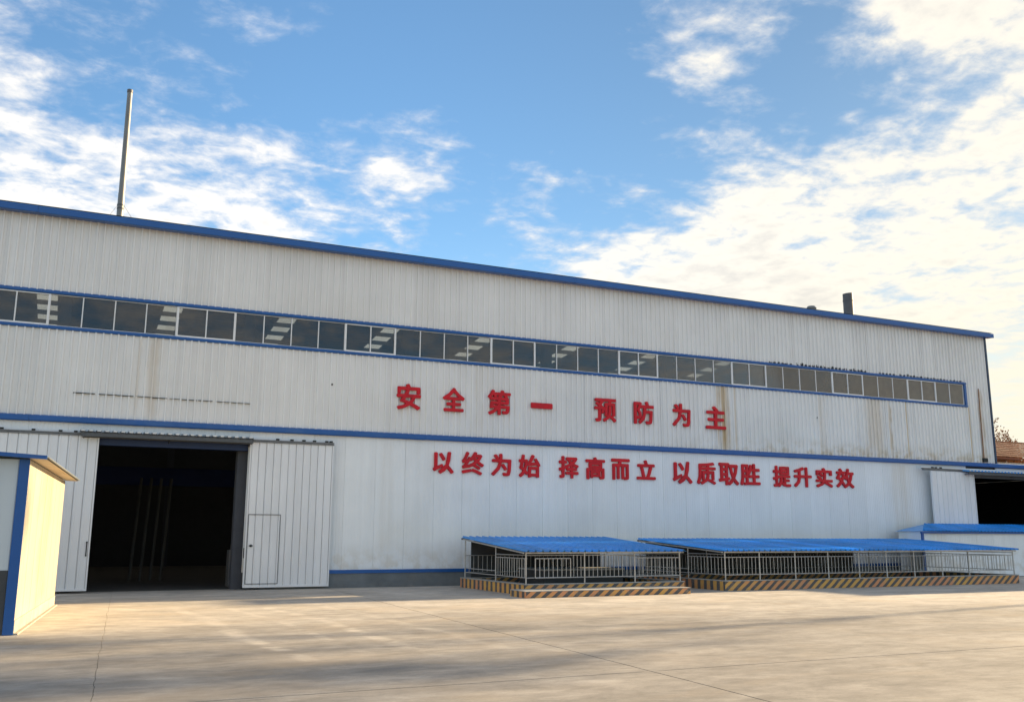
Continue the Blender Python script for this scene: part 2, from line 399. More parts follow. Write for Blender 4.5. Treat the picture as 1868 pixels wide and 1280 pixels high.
cU = curve_line(XC, YJ, YB, .009, 21); cL = curve_line(XC, YF, YJ, .008, 22)
jU = curve_line(XJ, YJ, YB, .003, 23); jL = curve_line(XJ, YF, YJ, .003, 24)
slabs = [
    off(row(-40, XC(YJ)), 0, H)[:-1] + off(cU, -HC, 0) + [(-40, YB)],
    off(row(XC(YJ), XJ(YJ)), 0, H)[1:-1] + off(jU, -H, H if 0 else 0) + off(cU, HC, 0)[::-1],
    off(row(XJ(YJ), 70), 0, H)[1:] + [(70, YB)] + off(jU, H, 0)[::-1],
    [(-40, YF)] + off(cL, -HC, 0) + off(row(-40, XC(YJ)), 0, -H)[::-1][1:],
    off(jL, -H, 0) + off(row(XC(YJ), XJ(YJ)), 0, -H)[::-1][1:-1] + off(cL, HC, 0)[::-1],
    [(70, YF), (70, YJ - H)] + off(row(XJ(YJ), 70), 0, -H)[::-1][1:-1] + off(jL, H, 0)[::-1],
]
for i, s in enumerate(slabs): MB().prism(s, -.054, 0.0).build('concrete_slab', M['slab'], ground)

# ------------------------------------------------------------------ factory hall
XL, XR, EAVE, DEPTH = -13.1, 39.0, 11.0, 24.0
hall = thing('factory_hall', 'long white ribbed steel factory hall with blue trim and a window strip', 'factory')
SW = .84
n_up = int(round((37.32 - XL) / SW)); SW = (37.32 - XL) / n_up
meA = sheet_mesh('wall_sheet', SW, 5.0, 7.58, M['upper'], SW / 4); meB = sheet_mesh('wall_sheet', SW, 8.66, 11.02, M['upper'], SW / 4); meC = sheet_mesh('wall_sheet', SW, 5.0, 11.02, M['upper'], SW / 4)
rs = random.Random(5)
for me in (meA, meB):
    for i in range(n_up):
        o = put('wall_sheet', me, hall, (XL + i * SW, rs.uniform(-.004, .004), 0)); o.rotation_euler = (rs.uniform(-.0008, .0008), 0, rs.uniform(-.0015, .0015))
for i in range(2): put('wall_sheet', meC, hall, (37.32 + i * SW, 0, 0))
# lower insulated panels between the plinth and the ledge
PW = 1.03
meP = micro_mesh('wall_panel', PW, .52, 4.86, M['lower']); meD = micro_mesh('wall_panel', PW, 4.46, 4.86, M['lower'])
k0 = int((8.18 - XL) / PW)
for i in range(-k0 - 1, 40):
    x = 8.18 + i * PW
    if x < XL - .01 or x + PW > 37.3: continue
    if 0.0 < x + PW - .3 and x + .3 < 5.6 and 0.3 < x + PW / 2 < 5.5: put('wall_panel', meD, hall, (x, 0, 0))
    else: put('wall_panel', meP, hall, (x, rs.uniform(-.002, .002), 0))
for x0, x1 in ((XL, 0.05), (5.62, 37.05)):
    MB().box(x0, x1, -.03, .20, 0, .455).build('plinth', M['plinth'], hall)
    b = MB().box(x0, x1, -.055, .02, .45, .56); b.build('plinth_flashing', M['blue'], hall)
# opening jambs and dark steel lining
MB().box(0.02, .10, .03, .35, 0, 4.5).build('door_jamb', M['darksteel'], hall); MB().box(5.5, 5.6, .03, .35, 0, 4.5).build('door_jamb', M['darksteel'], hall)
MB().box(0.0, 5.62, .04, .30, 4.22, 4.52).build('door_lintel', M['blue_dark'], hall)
# flashings
def ledge(x0, x1, z0, z1, y, name, mt, par, lip=.03):
    b = MB(); pr = [(0.02, z1 + .035), (-y * .5, z1 + .01), (-y, z1 - .01), (-y, z0 + lip), (-y + .015, z0 + .004), (-y + .03, z0), (0.02, z0 + .004)]
    for (ya, za), (yb, zb) in zip(pr, pr[1:]): b.quad((x0, ya, za), (x0, yb, zb), (x1, yb, zb), (x1, ya, za))
    i = len(b.v); b.v += [(x0, ya, za) for ya, za in pr]; b.f.append(tuple(range(i, i + len(pr))))
    i = len(b.v); b.v += [(x1, ya, za) for ya, za in pr]; b.f.append(tuple(reversed(range(i, i + len(pr)))))
    return b.build(name, mt, par)
for i in range(9):
    x0 = XL + i * 6.0; x1 = min(x0 + 5.994, XR + .02)
    if x1 > x0: ledge(x0, x1, 4.815 + rs.uniform(-.004, .004), 4.985, .13, 'ledge_flashing', M['blue'], hall)
for i in range(9):
    x0 = XL + i * 6.0; x1 = min(x0 + 5.995, 37.46)
    ledge(x0, x1, 8.592, 8.69, .075, 'window_head_flashing', M['blue'], hall, .02)
    ledge(x0, x1, 7.535, 7.628, .075, 'window_sill_flashing', M['blue'], hall, .02)
MB().box(37.33, 37.46, -.06, .04, 7.636, 8.584).build('window_end_flashing', M['blue'], hall)
MB().box(XR - .02, XR + .09, -.05, .10, 4.98, 11.0).build('corner_flashing', M['darkblue'], hall)
for i in range(9):
    x0 = XL - .3 + i * 6.0; x1 = min(x0 + 5.994, XR + .24)
    if x1 - x0 < .1: continue
    b = MB(); pr = [(.30, 11.17), (-.37, 11.11), (-.385, 11.095), (-.385, 10.925), (-.355, 10.912), (-.30, 10.925), (-.02, 10.94)]
    for (ya, za), (yb, zb) in zip(pr, pr[1:]): b.quad((x0, ya, za), (x0, yb, zb), (x1, yb, zb), (x1, ya, za))
    i2 = len(b.v); b.v += [(x1, ya, za) for ya, za in pr]; b.f.append(tuple(reversed(range(i2, i2 + len(pr)))))
    b.build('roof_fascia', M['fascia'], hall)
# window strip: one window per bay with its pane
W0, WP = -1.74, .8866
pairs = {-7: 'a', -6: 'b', -1: 'a', 0: 'b', 5: 'a', 6: 'b', 11: 'a', 12: 'b', 17: 'a', 18: 'b', 23: 'a', 24: 'b', 29: 'a', 30: 'b', 35: 'a', 36: 'b', 40: 'a', 41: 'b'}
ZB, ZT = 7.637, 8.583
def frame(l, r, bot, topw, proud):
    b = MB(); w = WP
    b.box(0.0, l, -.02 - proud, .05, ZB, ZT); b.box(w - r, w, -.02 - proud, .05, ZB, ZT)
    b.box(l, w - r, -.018 - proud, .048, ZB, ZB + bot); b.box(l, w - r, -.018 - proud, .048, ZT - topw, ZT)
    return b.mesh('window', M['white'])
fr_thin = frame(.016, .016, .022, .016, 0); fr_a = frame(.055, .018, .05, .03, .02); fr_b = frame(.018, .055, .05, .03, .02)
me_pane = MB().box(.012, WP - .012, .0, .006, ZB + .012, ZT - .012).mesh('pane', M['glass'])
i = -12
while True:
    x = W0 + i * WP
    if x > 37.0: break
    if x > XL:
        fm = {'a': fr_a, 'b': fr_b, None: fr_thin}[pairs.get(i)]
        w = put('window', fm, hall, (x, 0, 0)); pn = put('pane', me_pane, w)
        pn.rotation_euler = (rs.uniform(-.0012, .0012), 0, rs.uniform(-.006, .006))
    i += 1
# ragged black sealant left above the right end of the strip
b = MB(); r = random.Random(9); x = 25.9
while x < 37.2:
    hh = r.uniform(.015, .06) * (1.7 if 26.8 < x < 31 or 33.5 < x < 34.3 else 1) * (0 if r.random() < .12 or 31.2 < x < 32.0 else 1)
    wd = r.uniform(.05, .16)
    if hh > 0: b.quad((x, -.05, 8.70), (x + wd, -.05, 8.70), (x + wd * .75, -.045, 8.72 + hh), (x + wd * .2, -.045, 8.72 + hh * r.uniform(.5, 1.1)))
    x += wd * .9
o = b.build('sealant_remnant', M['seal'], hall); o['kind'] = 'stuff'
b = MB(); r = random.Random(2); x = -.02
while x < 4.7:
    wd = r.uniform(.25, .6); hz = r.uniform(.003, .008); b.box(x, x + wd, -.063, .004, 5.70 - .004 * x + r.uniform(-.006, .006), 5.70 - .004 * x + hz + .006); x += wd + (r.uniform(.02, .12) if r.random() < .5 else -.01)
b.build('sheet_seam', M['seal'], hall)
for hx, hz in ((7.62, 6.46), (28.35, 6.52)): MB().box(hx, hx + .05, -.034, .0, hz, hz + .06).build('bullet_bracket' if 0 else 'wall_bracket', M['seal'], hall)
# downpipe remnant near the corner
MB().tube((38.25, -.06, 8.45), (38.21, -.06, 5.2), .028, .028, 8).build('downpipe', M['rust'], hall)
MB().box(38.13, 38.40, -.12, -.03, 5.05, 5.22).build('outlet_box', M['seal'], hall)
# roof: two slopes with translucent strips, purlins, columns, inner walls
SK0, SKP = -1.85, 5.33
def roof_slope(y0, z0, y1, z1, strips):
    xs = [XL - .2]
    if strips:
        for k in range(-2, 8): xs += [SK0 + k * SKP, SK0 + k * SKP + .84]
    xs.append(XR + .3)
    for j, (xa, xb) in enumerate(zip(xs, xs[1:])):
        sky_strip = strips and j % 2 == 1
        MB().quad((xa, y0, z0), (xb, y0, z0), (xb, y1, z1), (xa, y1, z1)).build('skylight' if sky_strip else 'roof_sheet', M['skylight'] if sky_strip else M['inner'], hall)
roof_slope(-.30, 11.165, 12, 12.40, False); roof_slope(12, 12.40, DEPTH + .3, 11.17, True)
for y in [1.5 + 1.45 * i for i in range(16)]:
    z = (11.2 + 1.2 * y / 12 if y < 12 else 12.4 - .1 * (y - 12)) - .04
    MB().box(XL, XR, y - .05, y + .05, z - .20, z).build('purlin', M['purlin'], hall)
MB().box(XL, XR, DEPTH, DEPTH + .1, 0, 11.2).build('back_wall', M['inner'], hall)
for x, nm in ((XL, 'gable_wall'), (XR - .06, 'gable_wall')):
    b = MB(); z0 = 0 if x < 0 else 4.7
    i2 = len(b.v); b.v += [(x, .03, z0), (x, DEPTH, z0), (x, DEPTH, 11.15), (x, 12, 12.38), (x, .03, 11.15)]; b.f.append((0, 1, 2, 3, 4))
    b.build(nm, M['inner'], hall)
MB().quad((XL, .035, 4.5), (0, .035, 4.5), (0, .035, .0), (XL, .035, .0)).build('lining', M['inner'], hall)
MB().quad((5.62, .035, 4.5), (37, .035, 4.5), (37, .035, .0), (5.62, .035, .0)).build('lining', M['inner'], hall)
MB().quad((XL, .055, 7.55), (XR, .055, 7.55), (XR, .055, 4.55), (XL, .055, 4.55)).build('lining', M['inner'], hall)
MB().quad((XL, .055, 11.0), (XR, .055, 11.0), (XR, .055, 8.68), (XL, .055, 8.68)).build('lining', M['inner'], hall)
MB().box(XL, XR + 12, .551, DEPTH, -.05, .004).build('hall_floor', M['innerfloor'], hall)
b = MB(); b.box(-.16, .16, .38, .40, 0, 11.0); b.box(-.16, .16, .70, .72, 0, 11.0); b.box(-.01, .01, .40, .70, 0, 11.0); mc = b.mesh('column', M['column'])
for k in range(-2, 8):
    x = -.42 + k * 5.42
    if XL < x < XR: put('column', mc, hall, (x, 0, 0)); put('column', mc, hall, (x, DEPTH - 1.2, 0))
MB().box(XL + .1, XR - .2, 9.0, 9.3, 6.2, 6.7).build('crane_beam', M['blue_dark'], hall)
# things standing in the dark hall
bn = MB().box(.6, 7.2, 10.0, 10.05, 3.55, 4.25).build('hanging_banner', M['banner']); tag(bn, 'dark blue banner hanging deep inside the open big doorway', 'banner')
for k, x in enumerate((2.35, 2.7, 3.05, 3.4)):
    o = MB().tube((x, 7.0, .01), (x + .20, 7.6, 3.7), .055, .055, 10).build('steel_pipe', M['pipe'])
    tag(o, 'upright pale pipe in the dark doorway, %s of four from the left' % ('first', 'second', 'third', 'fourth')[k], 'pipe', 'pipes stored inside the big doorway')
cb = thing('tool_cabinet', 'grey metal cabinet just inside the doorway beside the right sliding door', 'cabinet', (5.35, 2.2, .01))
MB().box(-.35, .35, -.25, .25, 0, 1.15).build('body', M['cabinet'], cb); MB().box(-.32, -.01, -.275, -.252, .06, 1.09).build('door', M['cabinet'], cb); MB().box(.01, .32, -.275, -.252, .06, 1.09).build('door', M['cabinet'], cb)

# sliding doors
def sliding_door(x0, x1, z0, z1, y, nb, par, wicket=False, handle=None):
    fr_ = MB(); fr_.box(x0, x1, y + .030, y + .07, z0, z1)                       # leaf core, boards stand proud of it
    fr_.box(x0 - .012, x0 + .03, y - .030, y + .03, z0, z1); fr_.box(x1 - .03, x1 + .012, y - .030, y + .03, z0, z1)
    fr_.box(x0 + .03, x1 - .03, y - .026, y + .03, z0, z0 + .07)
    d = fr_.build('sliding_door', M['door'], par)
    w = (x1 - x0 - .06) / nb
    pr = [(0.008, .028), (.011, -.004), (w * .14, -.022), (w * .22, -.022), (w * .30, -.010), (w - .014, -.010), (w - .008, .028)]
    def board(za, zb):
        bb = MB()
        for (xa, ya), (xb, yb) in zip(pr, pr[1:]): bb.quad((xa, ya, za), (xb, yb, za), (xb, yb, zb), (xa, ya, zb))
        return bb.mesh('board', M['door'])
    full = board(z0 + .07, z1)
    for i in range(nb):
        put('board', full, d, (x0 + .03 + i * w, y + rs.uniform(-.002, .002), 0))
    return d, w


dl, _ = sliding_door(-1.86, .78, .07, 4.47, -.16, 10, hall)
b = MB(); b.tube((.70, -.20, 1.05), (.70, -.20, 1.42), .014); b.box(.68, .72, -.20, -.16, 1.03, 1.07); b.box(.68, .72, -.20, -.16, 1.40, 1.44); b.build('handle', M['seal'], dl)
dr, bw = sliding_door(5.12, 7.74, .07, 4.47, -.16, 11, hall)
gb = MB(); x0, x1, z0, z1, yy = 5.17, 6.16, .17, 2.27, -.188          # the wicket door's dark gap
gb.box(x0, x0 + .022, yy, yy + .03, z0, z1); gb.box(x1 - .022, x1, yy, yy + .03, z0, z1); gb.box(x0 + .022, x1 - .022, yy, yy + .03, z1 - .026, z1); gb.box(x0 + .022, x1 - .022, yy, yy + .03, z0, z0 + .022)
gb.build('wicket_frame', M['track'], dr)
b = MB(); b.box(5.235, 5.345, -.205, -.185, 1.30, 1.335); b.box(5.27, 5.31, -.225, -.200, 1.28, 1.355); b.build('wicket_handle', M['seal'], dr)
b = MB(); b.tube((5.09, -.19, .95), (5.09, -.19, 1.25), .014); b.build('handle', M['seal'], dr)


def track(x0, x1, z, y, par, spots):
    b = MB(); b.box(x0, x1, y - .05, y + .05, z, z + .045); b.box(x0, x1, y - .035, y + .10, z + .06, z + .095)
    t = b.build('door_track', M['track'], par)
    MB().box(x0 + .02, x1 - .02, y + .101, y + .14, z + .02, z + .16).build('track_backing', M['white'], t)
    for s in spots:
        MB().box(s - .05, s + .05, y - .03, y + .03, z + .096, z + .15).build('hanger', M['seal'], t)


track(-2.2, .32, 4.44, -.15, hall, (-1.75, -.95, -.25, .15)); track(5.16, 7.76, 4.47, -.15, hall, (5.95, 6.4, 6.78, 7.12, 7.52, 7.66))
# corrugated awning over the opening
def awning(x0, x1, yf, zf, yb, zb, par, mt, trim):
    n = int((x1 - x0) / .21); w = (x1 - x0) / n; b = MB(); lip = MB(); pr = []
    for i in range(n): pr += [(x0 + i * w, 0), (x0 + i * w + .03, .045), (x0 + i * w + w * .62, .045), (x0 + i * w + w * .62 + .03, 0)]
    pr.append((x1, 0))
    for (xa, za), (xb, zc) in zip(pr, pr[1:]):
        b.quad((xa, yf, zf + za), (xb, yf, zf + zc), (xb, yb, zb + zc), (xa, yb, zb + za))
        lip.quad((xa, yf - .003, zf + za - .030), (xb, yf - .003, zf + zc - .030), (xb, yf - .003, zf + zc + .004), (xa, yf - .003, zf + za + .004)) if za + zc > .08 else None
        b.quad((xa, yf, zf + za - .014), (xb, yf, zf + zc - .014), (xb, yb, zb + zc - .014), (xa, yb, zb + za - .014))
    a = b.build('awning', mt, par); lip.build('awning_lip', M['white'], a)
    MB().box(x0 + .05, x1 - .05, yf + .04, yf + .10, zf - .13, zf - .02).build('awning_beam', trim, a)
    for xx in (x0 + .12, (x0 + x1) / 2, x1 - .12): MB().tube((xx, yf + .08, zf - .07), (xx, -.01, zf - .20), .02).build('awning_arm', trim, a)
awning(.25, 5.20, -.50, 4.545, -.02, 4.60, hall, M['awning'], M['darksteel'])
MB().box(.33, 5.15, -.22, -.10, 4.40, 4.52).build('door_track', M['darksteel'], hall)

# lower wing carrying on to the right with the second doorway
wing = thing('side_wing', 'low wing at the right end with a dark open doorway under the blue ledge', 'building', (39, 0, 0))
for i in range(3):
    x0 = 39.03 + i * 4; ledge(x0 - 39, x0 - 39 + 3.994, 4.815, 4.985, .13, 'ledge_flashing', M['blue'], wing)
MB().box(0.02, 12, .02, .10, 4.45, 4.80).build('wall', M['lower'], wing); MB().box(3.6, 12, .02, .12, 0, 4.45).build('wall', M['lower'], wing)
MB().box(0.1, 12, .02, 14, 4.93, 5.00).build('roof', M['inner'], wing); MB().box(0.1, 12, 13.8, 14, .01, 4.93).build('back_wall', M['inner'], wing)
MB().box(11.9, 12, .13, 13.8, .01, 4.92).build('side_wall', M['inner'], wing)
d2, _ = sliding_door(34.33 - 39, 36.98 - 39, .07, 4.50, -.40, 9, wing)
track(33.9 - 39, 42.6 - 39, 4.53, -.36, wing, (34.5 - 39, 34.7 - 39, 35.0 - 39))
awning(36.3 - 39, 42.8 - 39, -.75, 4.52, -.02, 4.62, wing, M['blue_roof'], M['darksteel'])
MB().box(36.95 - 39, 42.6 - 39, -.30, -.12, 4.28, 4.50).build('door_beam', M['darksteel'], wing)

# ------------------------------------------------------------------ rooftop stacks
st = thing('chimney_stack', 'tall thin grey metal stack with guy wires behind the roof at left', 'chimney', (.98, 6.0, 11.8))
MB().tube((0, 0, -.1), (0, 0, 2.25), .118, .116, 20).build('lower_tube', M['stack'], st, smooth=False)
MB().tube((0, 0, 2.25), (-.02, 0, 6.25), .110, .092, 20).build('upper_tube', M['stack'], st)
for z in (1.62, 1.75): MB().tube((0, 0, z), (0, 0, z + .05), .128, .128, 20).build('collar', M['darksteel'], st)
MB().tube((-.02, 0, 6.25), (-.02, 0, 6.36), .105, .105, 20).build('cap', M['vent'], st)
for ax, ay in ((-1.0, -.6), (1.2, -.5), (.1, 1.3)): MB().tube((0, 0, 1.95), (ax, ay, .0), .006, .006, 5).build('guy_wire', M['darksteel'], st)
vp = thing('vent_pipe', 'dark round vent pipe with cut top rising behind the roof at right', 'vent', (36.62, 6.0, 11.8))
b = MB(); n = 20
for k in range(n):
    t = 2 * math.pi * k / n; b.v.append((.26 * math.cos(t), .26 * math.sin(t), -.1))
for k in range(n):
    t = 2 * math.pi * k / n; b.v.append((.26 * math.cos(t), .26 * math.sin(t), 2.47 + .03 * math.cos(t)))
for k in range(n): b.f.append((k, (k + 1) % n, n + (k + 1) % n, n + k))
b.build('tube', M['vent'], vp); MB().tube((0, 0, 2.05), (0, 0, 2.10), .275, .275, 20).build('collar', M['vent'], vp)
v2 = thing('roof_ventilator', 'short grey capped ventilator just showing above the roof edge at right', 'vent', (34.05, 6.0, 11.8))
MB().tube((0, 0, -.1), (0, 0, 1.38), .25, .25, 18).build('tube', M['stack'], v2); MB().tube((0, 0, 1.38), (0, 0, 1.50), .27, .18, 18).build('cap', M['stack'], v2)

# ------------------------------------------------------------------ red letters
UP = [('安', 724, 768, 699, 748), ('全', 808, 848, 706, 751), ('第', 890, 932, 710, 757), ('一', 969, 1008, 735, 745), ('预', 1085, 1124, 726, 770), ('防', 1157, 1193, 731, 774), ('为', 1227, 1260, 735, 778), ('主', 1288, 1324, 740, 783)]
LOW = [('以', 790, 828, 822, 864), ('终', 843, 883, 822, 866), ('为', 897, 933, 826, 868), ('始', 947, 986, 828, 871), ('择', 1020, 1056, 830, 872), ('高', 1069, 1104, 832, 874), ('而', 1116, 1149, 835, 875), ('立', 1162, 1196, 837, 874),
       ('以', 1228, 1263, 842, 884), ('质', 1272, 1306, 843, 885), ('取', 1312, 1348, 844, 886), ('胜', 1351, 1387, 845, 886), ('提', 1411, 1443, 850, 890), ('升', 1449, 1481, 852, 890), ('实', 1489, 1519, 853, 890), ('效', 1526, 1558, 854, 891)]


def on_wall(px, py, y):
    d = r2 * ((px - 934) / FPX) + u2 * ((640 - py) / FPX) + fw
    t = (y + DIST) / d.y
    return d.x * t, EYE + d.z * t


def glyph(ch, x0, x1, z0, z1, y, name, bold):
    cu = bpy.data.curves.new('glyph', 'FONT'); cu.body = ch; cu.size = 1; cu.resolution_u = 2
    to = bpy.data.objects.new('glyph', cu); col.objects.link(to)
    dg = bpy.context.evaluated_depsgraph_get(); me = bpy.data.meshes.new_from_object(to.evaluated_get(dg))
    bpy.data.objects.remove(to); bpy.data.curves.remove(cu)
    vs_ = [v.co.copy() for v in me.vertices]; fs = [tuple(p.vertices) for p in me.polygons]
    from collections import Counter
    ec = Counter(tuple(sorted((f[i], f[(i + 1) % len(f)]))) for f in fs for i in range(len(f)))
    rim = []
    for f in fs:
        for i in range(len(f)):
            a, c = f[i], f[(i + 1) % len(f)]
            if ec[tuple(sorted((a, c)))] == 1: rim.append((a, c))
    ax = [v.x for v in vs_]; az = [v.y for v in vs_]; mnx, mxx, mnz, mxz = min(ax), max(ax), min(az), max(az)
    wx, wz = x1 - x0, z1 - z0
    V = []; F = []
    offs = [(math.cos(k * math.pi / 4), math.sin(k * math.pi / 4)) for k in range(8)] + [(0, 0)]
    sx = (wx - 2 * bold) / (mxx - mnx); sz = (wz - 2 * bold) / (mxz - mnz) if mxz - mnz > .2 else (wz - 2 * bold) / (mxz - mnz)
    for k, (ox, oz) in enumerate(offs):
        i0 = len(V); e = k * .0012; n = len(vs_)
        for dep in (-.055 - e, 0):
            for v in vs_: V.append((bold + (v.x - mnx) * sx + ox * bold, dep, bold + (v.y - mnz) * sz + oz * bold))
        F += [tuple(i0 + q for q in f) for f in fs] + [(i0 + a, i0 + n + a, i0 + n + c, i0 + c) for a, c in rim]
    bm = bpy.data.meshes.new(name); bm.from_pydata(V, [], F); bm.materials.append(M['red']); bm.update(); bpy.data.meshes.remove(me)
    return put(name, bm, None, (x0, y, z0))


ORD = ['first', 'second', 'third', 'fourth', 'fifth', 'sixth', 'seventh', 'eighth', 'ninth', 'tenth', 'eleventh', 'twelfth', 'thirteenth', 'fourteenth', 'fifteenth', 'sixteenth']
for row_, chars, y in (('upper', UP, -.058), ('lower', LOW, -.006)):
    for k, (ch, xa, xb, ya, yb) in enumerate(chars):
        x0, _z = on_wall(xa, (ya + yb) / 2, y - .05); x1, _z = on_wall(xb, (ya + yb) / 2, y - .05)
        _x, z1 = on_wall((xa + xb) / 2, ya, y - .05); _x, z0 = on_wall((xa + xb) / 2, yb, y - .05)
        cz = (z0 + z1) / 2
        if ch != '一':
            mz = 6.25 if row_ == 'upper' else 4.07
            cz = cz * .5 + mz * .5
        hz = (z1 - z0) / 2 - (0.015 if ch != '一' else 0)
        o = glyph(ch, x0, x1, cz - hz, cz + hz, y, 'wall_letter', .026)
        tag(o, 'red raised character %s, %s from the left in the %s slogan row' % (ch, ORD[k], row_), 'letter', row_ + ' row of red slogan characters')

# ------------------------------------------------------------------ railed pits with blue roofs
def platform(name, label, x0, x1, y0, y1, h):
    p = thing(name, label, 'platform', (x0, y0, 0))
    w, d, t = x1 - x0, y1 - y0, .24
    MB().box(0, w, 0, t, .001, h).build('kerb', M['kerb'], p); MB().box(0, t, t, d - t, .001, h).build('kerb', M['kerb'], p)
    MB().box(w - t, w, t, d - t, .001, h).build('kerb', M['kerb'], p); MB().box(0, w, d - t, d, .001, h).build('kerb', M['kerb'], p)
    b = MB(); e = .012
    b.box(-e, w + e, -e, t, h + .001, h + .026); b.box(-e, t, t, d - t, h + .001, h + .026); b.box(w - t, w + e, t, d - t, h + .001, h + .026); b.box(-e, w + e, d - t, d + e, h + .001, h + .026)
    b.build('coping', M['kerbtop'], p)
    MB().box(t, w - t, t, d - t, .002, .05).build('pit_floor', M['darkpl'], p)
    return p


X1, X1e, YF1, YB1 = 11.92, 17.32, -5.72, -.92
X2, X2e, YF2 = 18.70, 32.05, -5.92
platform('pit_platform', 'shorter concrete kerb with worn yellow and black hazard stripes behind the step', X1, X1e, YF1, YB1, .285)
platform('pit_platform', 'longer concrete kerb with worn hazard stripes reaching the right edge', X2, X2e, YF2, YB1, .285)
stp = thing('concrete_step', 'low striped concrete step in front of the shorter railed pit', 'step', (11.45, -6.75, 0))
MB().box(0, 5.35, 0, 1.0, .001, .165).build('riser', M['kerb'], stp); MB().box(-.01, 5.36, -.012, 1.0, .166, .185).build('tread', M['kerbtop'], stp)


def shelter(name, label, x0, x1, yf, yb, posts, zf, zb, bays, side_posts, dark=.97):
    s = thing(name, label, 'shelter', (x0, yf, .31))
    D = yb - yf; Z = .31; W_ = x1 - x0
    n = max(1, round(W_ / .84)); sw = (W_ + .24) / n
    pr = rib_profile(sw, sw / 4, .050); b = MB()
    ya, yc = -.16, D + .02; za, zc = zf - Z, zb - Z
    def zz(y): return za + (zc - za) * (y - ya) / (yc - ya)
    for (xa, da), (xb, db) in zip(pr, pr[1:]):
        b.quad((xa, ya, za - da), (xb, ya, za - db), (xb, yc, zc - db), (xa, yc, zc - da))
    ms = b.mesh('roof_sheet', M['blue_roof'])
    for i in range(n): put('roof_sheet', ms, s, (-.12 + i * sw, rs.uniform(-.012, .012), rs.uniform(-.003, .003)))
    MB().box(-.10, W_ + .10, .0, .035, za - .055, za - .012).build('roof_beam', M['steel'], s)
    MB().box(-.10, W_ + .10, D - .06, D - .02, zz(D) - .07, zz(D) - .02).build('roof_beam', M['darksteel'], s)
    for xx in (-.06, W_ / 2, W_ + .03):
        bb = MB(); i0 = 0
        bb.v += [(xx, 0, za - .058), (xx + .035, 0, za - .058), (xx, D, zz(D) - .075), (xx + .035, D, zz(D) - .075), (xx, 0, za - .015), (xx + .035, 0, za - .015), (xx, D, zz(D) - .03), (xx + .035, D, zz(D) - .03)]
        for q in ((0, 1, 3, 2), (4, 6, 7, 5), (0, 4, 5, 1), (2, 3, 7, 6), (0, 2, 6, 4), (1, 5, 7, 3)): bb.f.append(q)
        bb.build('rafter', M['steel'], s)
    mp = MB().tube((0, 0, .0), (0, 0, za - .05), .022, .022, 10).mesh('post', M['steel'])
    for x in posts: put('post', mp, s, (x - x0, .05, 0))
    mb_ = MB().tube((0, 0, zb - Z - .08), (0, 0, 0), .022, .022, 10).mesh('post', M['steel'])
    for x in posts[::2] + posts[-1:]: put('post', mb_, s, (x - x0, D - .10, 0))
    for y in side_posts:
        for xx in (.05, W_ - .05): put('post', MB().tube((0, 0, 0), (0, 0, zz(y) - .05), .02, .02, 8).mesh('post', M['steel']), s, (xx, y, 0))
    zl, zt, z2 = .475 - Z, 1.01 - Z, 1.10 - Z
    def rail(a, c, r=.015): MB().tube(a, c, r, r, 8).build('rail', M['steel'], s)
    mbal = MB().tube((0, 0, zl), (0, 0, zt), .0095, .0095, 6).mesh('baluster', M['steel']); mbal2 = MB().tube((0, 0, zl), (0, 0, z2), .0095, .0095, 6).mesh('baluster', M['steel'])
    for k, (a, c) in enumerate(zip(posts, posts[1:])):
        kind = bays[k % len(bays)]; a -= x0; c -= x0
        rail((a, .05, zl), (c, .05, zl))
        if kind == 'gate':
            ga, gc = a + .28, a + 1.42
            bb = MB(); bb.tube((ga, .02, zl), (ga, .02, zt), .016); bb.tube((gc, .02, zl), (gc, .02, zt), .016); bb.tube((ga, .02, zl), (gc, .02, zl), .018); bb.tube((ga, .02, zt), (gc, .02, zt), .016)
            gt = bb.build('gate', M['steel'], s)
            for q in range(1, 8): put('gate_bar', MB().tube((0, 0, zl), (0, 0, zt), .011, .011, 6).mesh('gate_bar', M['steel']), gt, (ga + (gc - ga) * q / 8, .02, 0))
            rail((a, .05, z2), (c, .05, z2), .012)
            for q in range(1, 4): put('baluster', mbal2, s, (gc + (c - gc) * q / 4, .05, 0))
            continue
        top = z2 if kind == 'high' else zt
        rail((a, .05, top), (c, .05, top))
        nb = max(2, round((c - a) / .145))
        for q in range(1, nb):
            o = put('baluster', mbal2 if kind == 'high' else mbal, s, (a + (c - a) * q / nb + rs.uniform(-.01, .01), .05, 0)); o.rotation_euler = (0, 0, 0)
    ys = [0.05] + side_posts + [D - .10]
    for xx in (.05, W_ - .05):
        for k, (a, c) in enumerate(zip(ys, ys[1:])):
            rail((xx, a, zl), (xx, c, zl), .013)
            if k == len(ys) - 2 and xx < 1: rail((xx, a, zl + .13), (xx, c, zl + .13), .013); continue
            rail((xx, a, zt), (xx, c, zt), .013); rail((xx, a, z2), (xx, c, z2), .012)
            nb = max(2, round((c - a) / .17))
            for q in range(1, nb): put('baluster', mbal, s, (xx, a + (c - a) * q / nb, 0))
    MB().box(.25, W_ * dark, D - .05, D - .02, .0, zb - Z - .10).build('back_panel', M['darkpl'], s)
    nb = round(W_ / .16)
    rail((0.05, D - .10, zl), (W_ - .05, D - .10, zl), .013); rail((.05, D - .10, zt), (W_ - .05, D - .10, zt), .013)
    for q in range(1, nb): put('baluster', mbal, s, (W_ * q / nb, D - .10, 0))
    return s


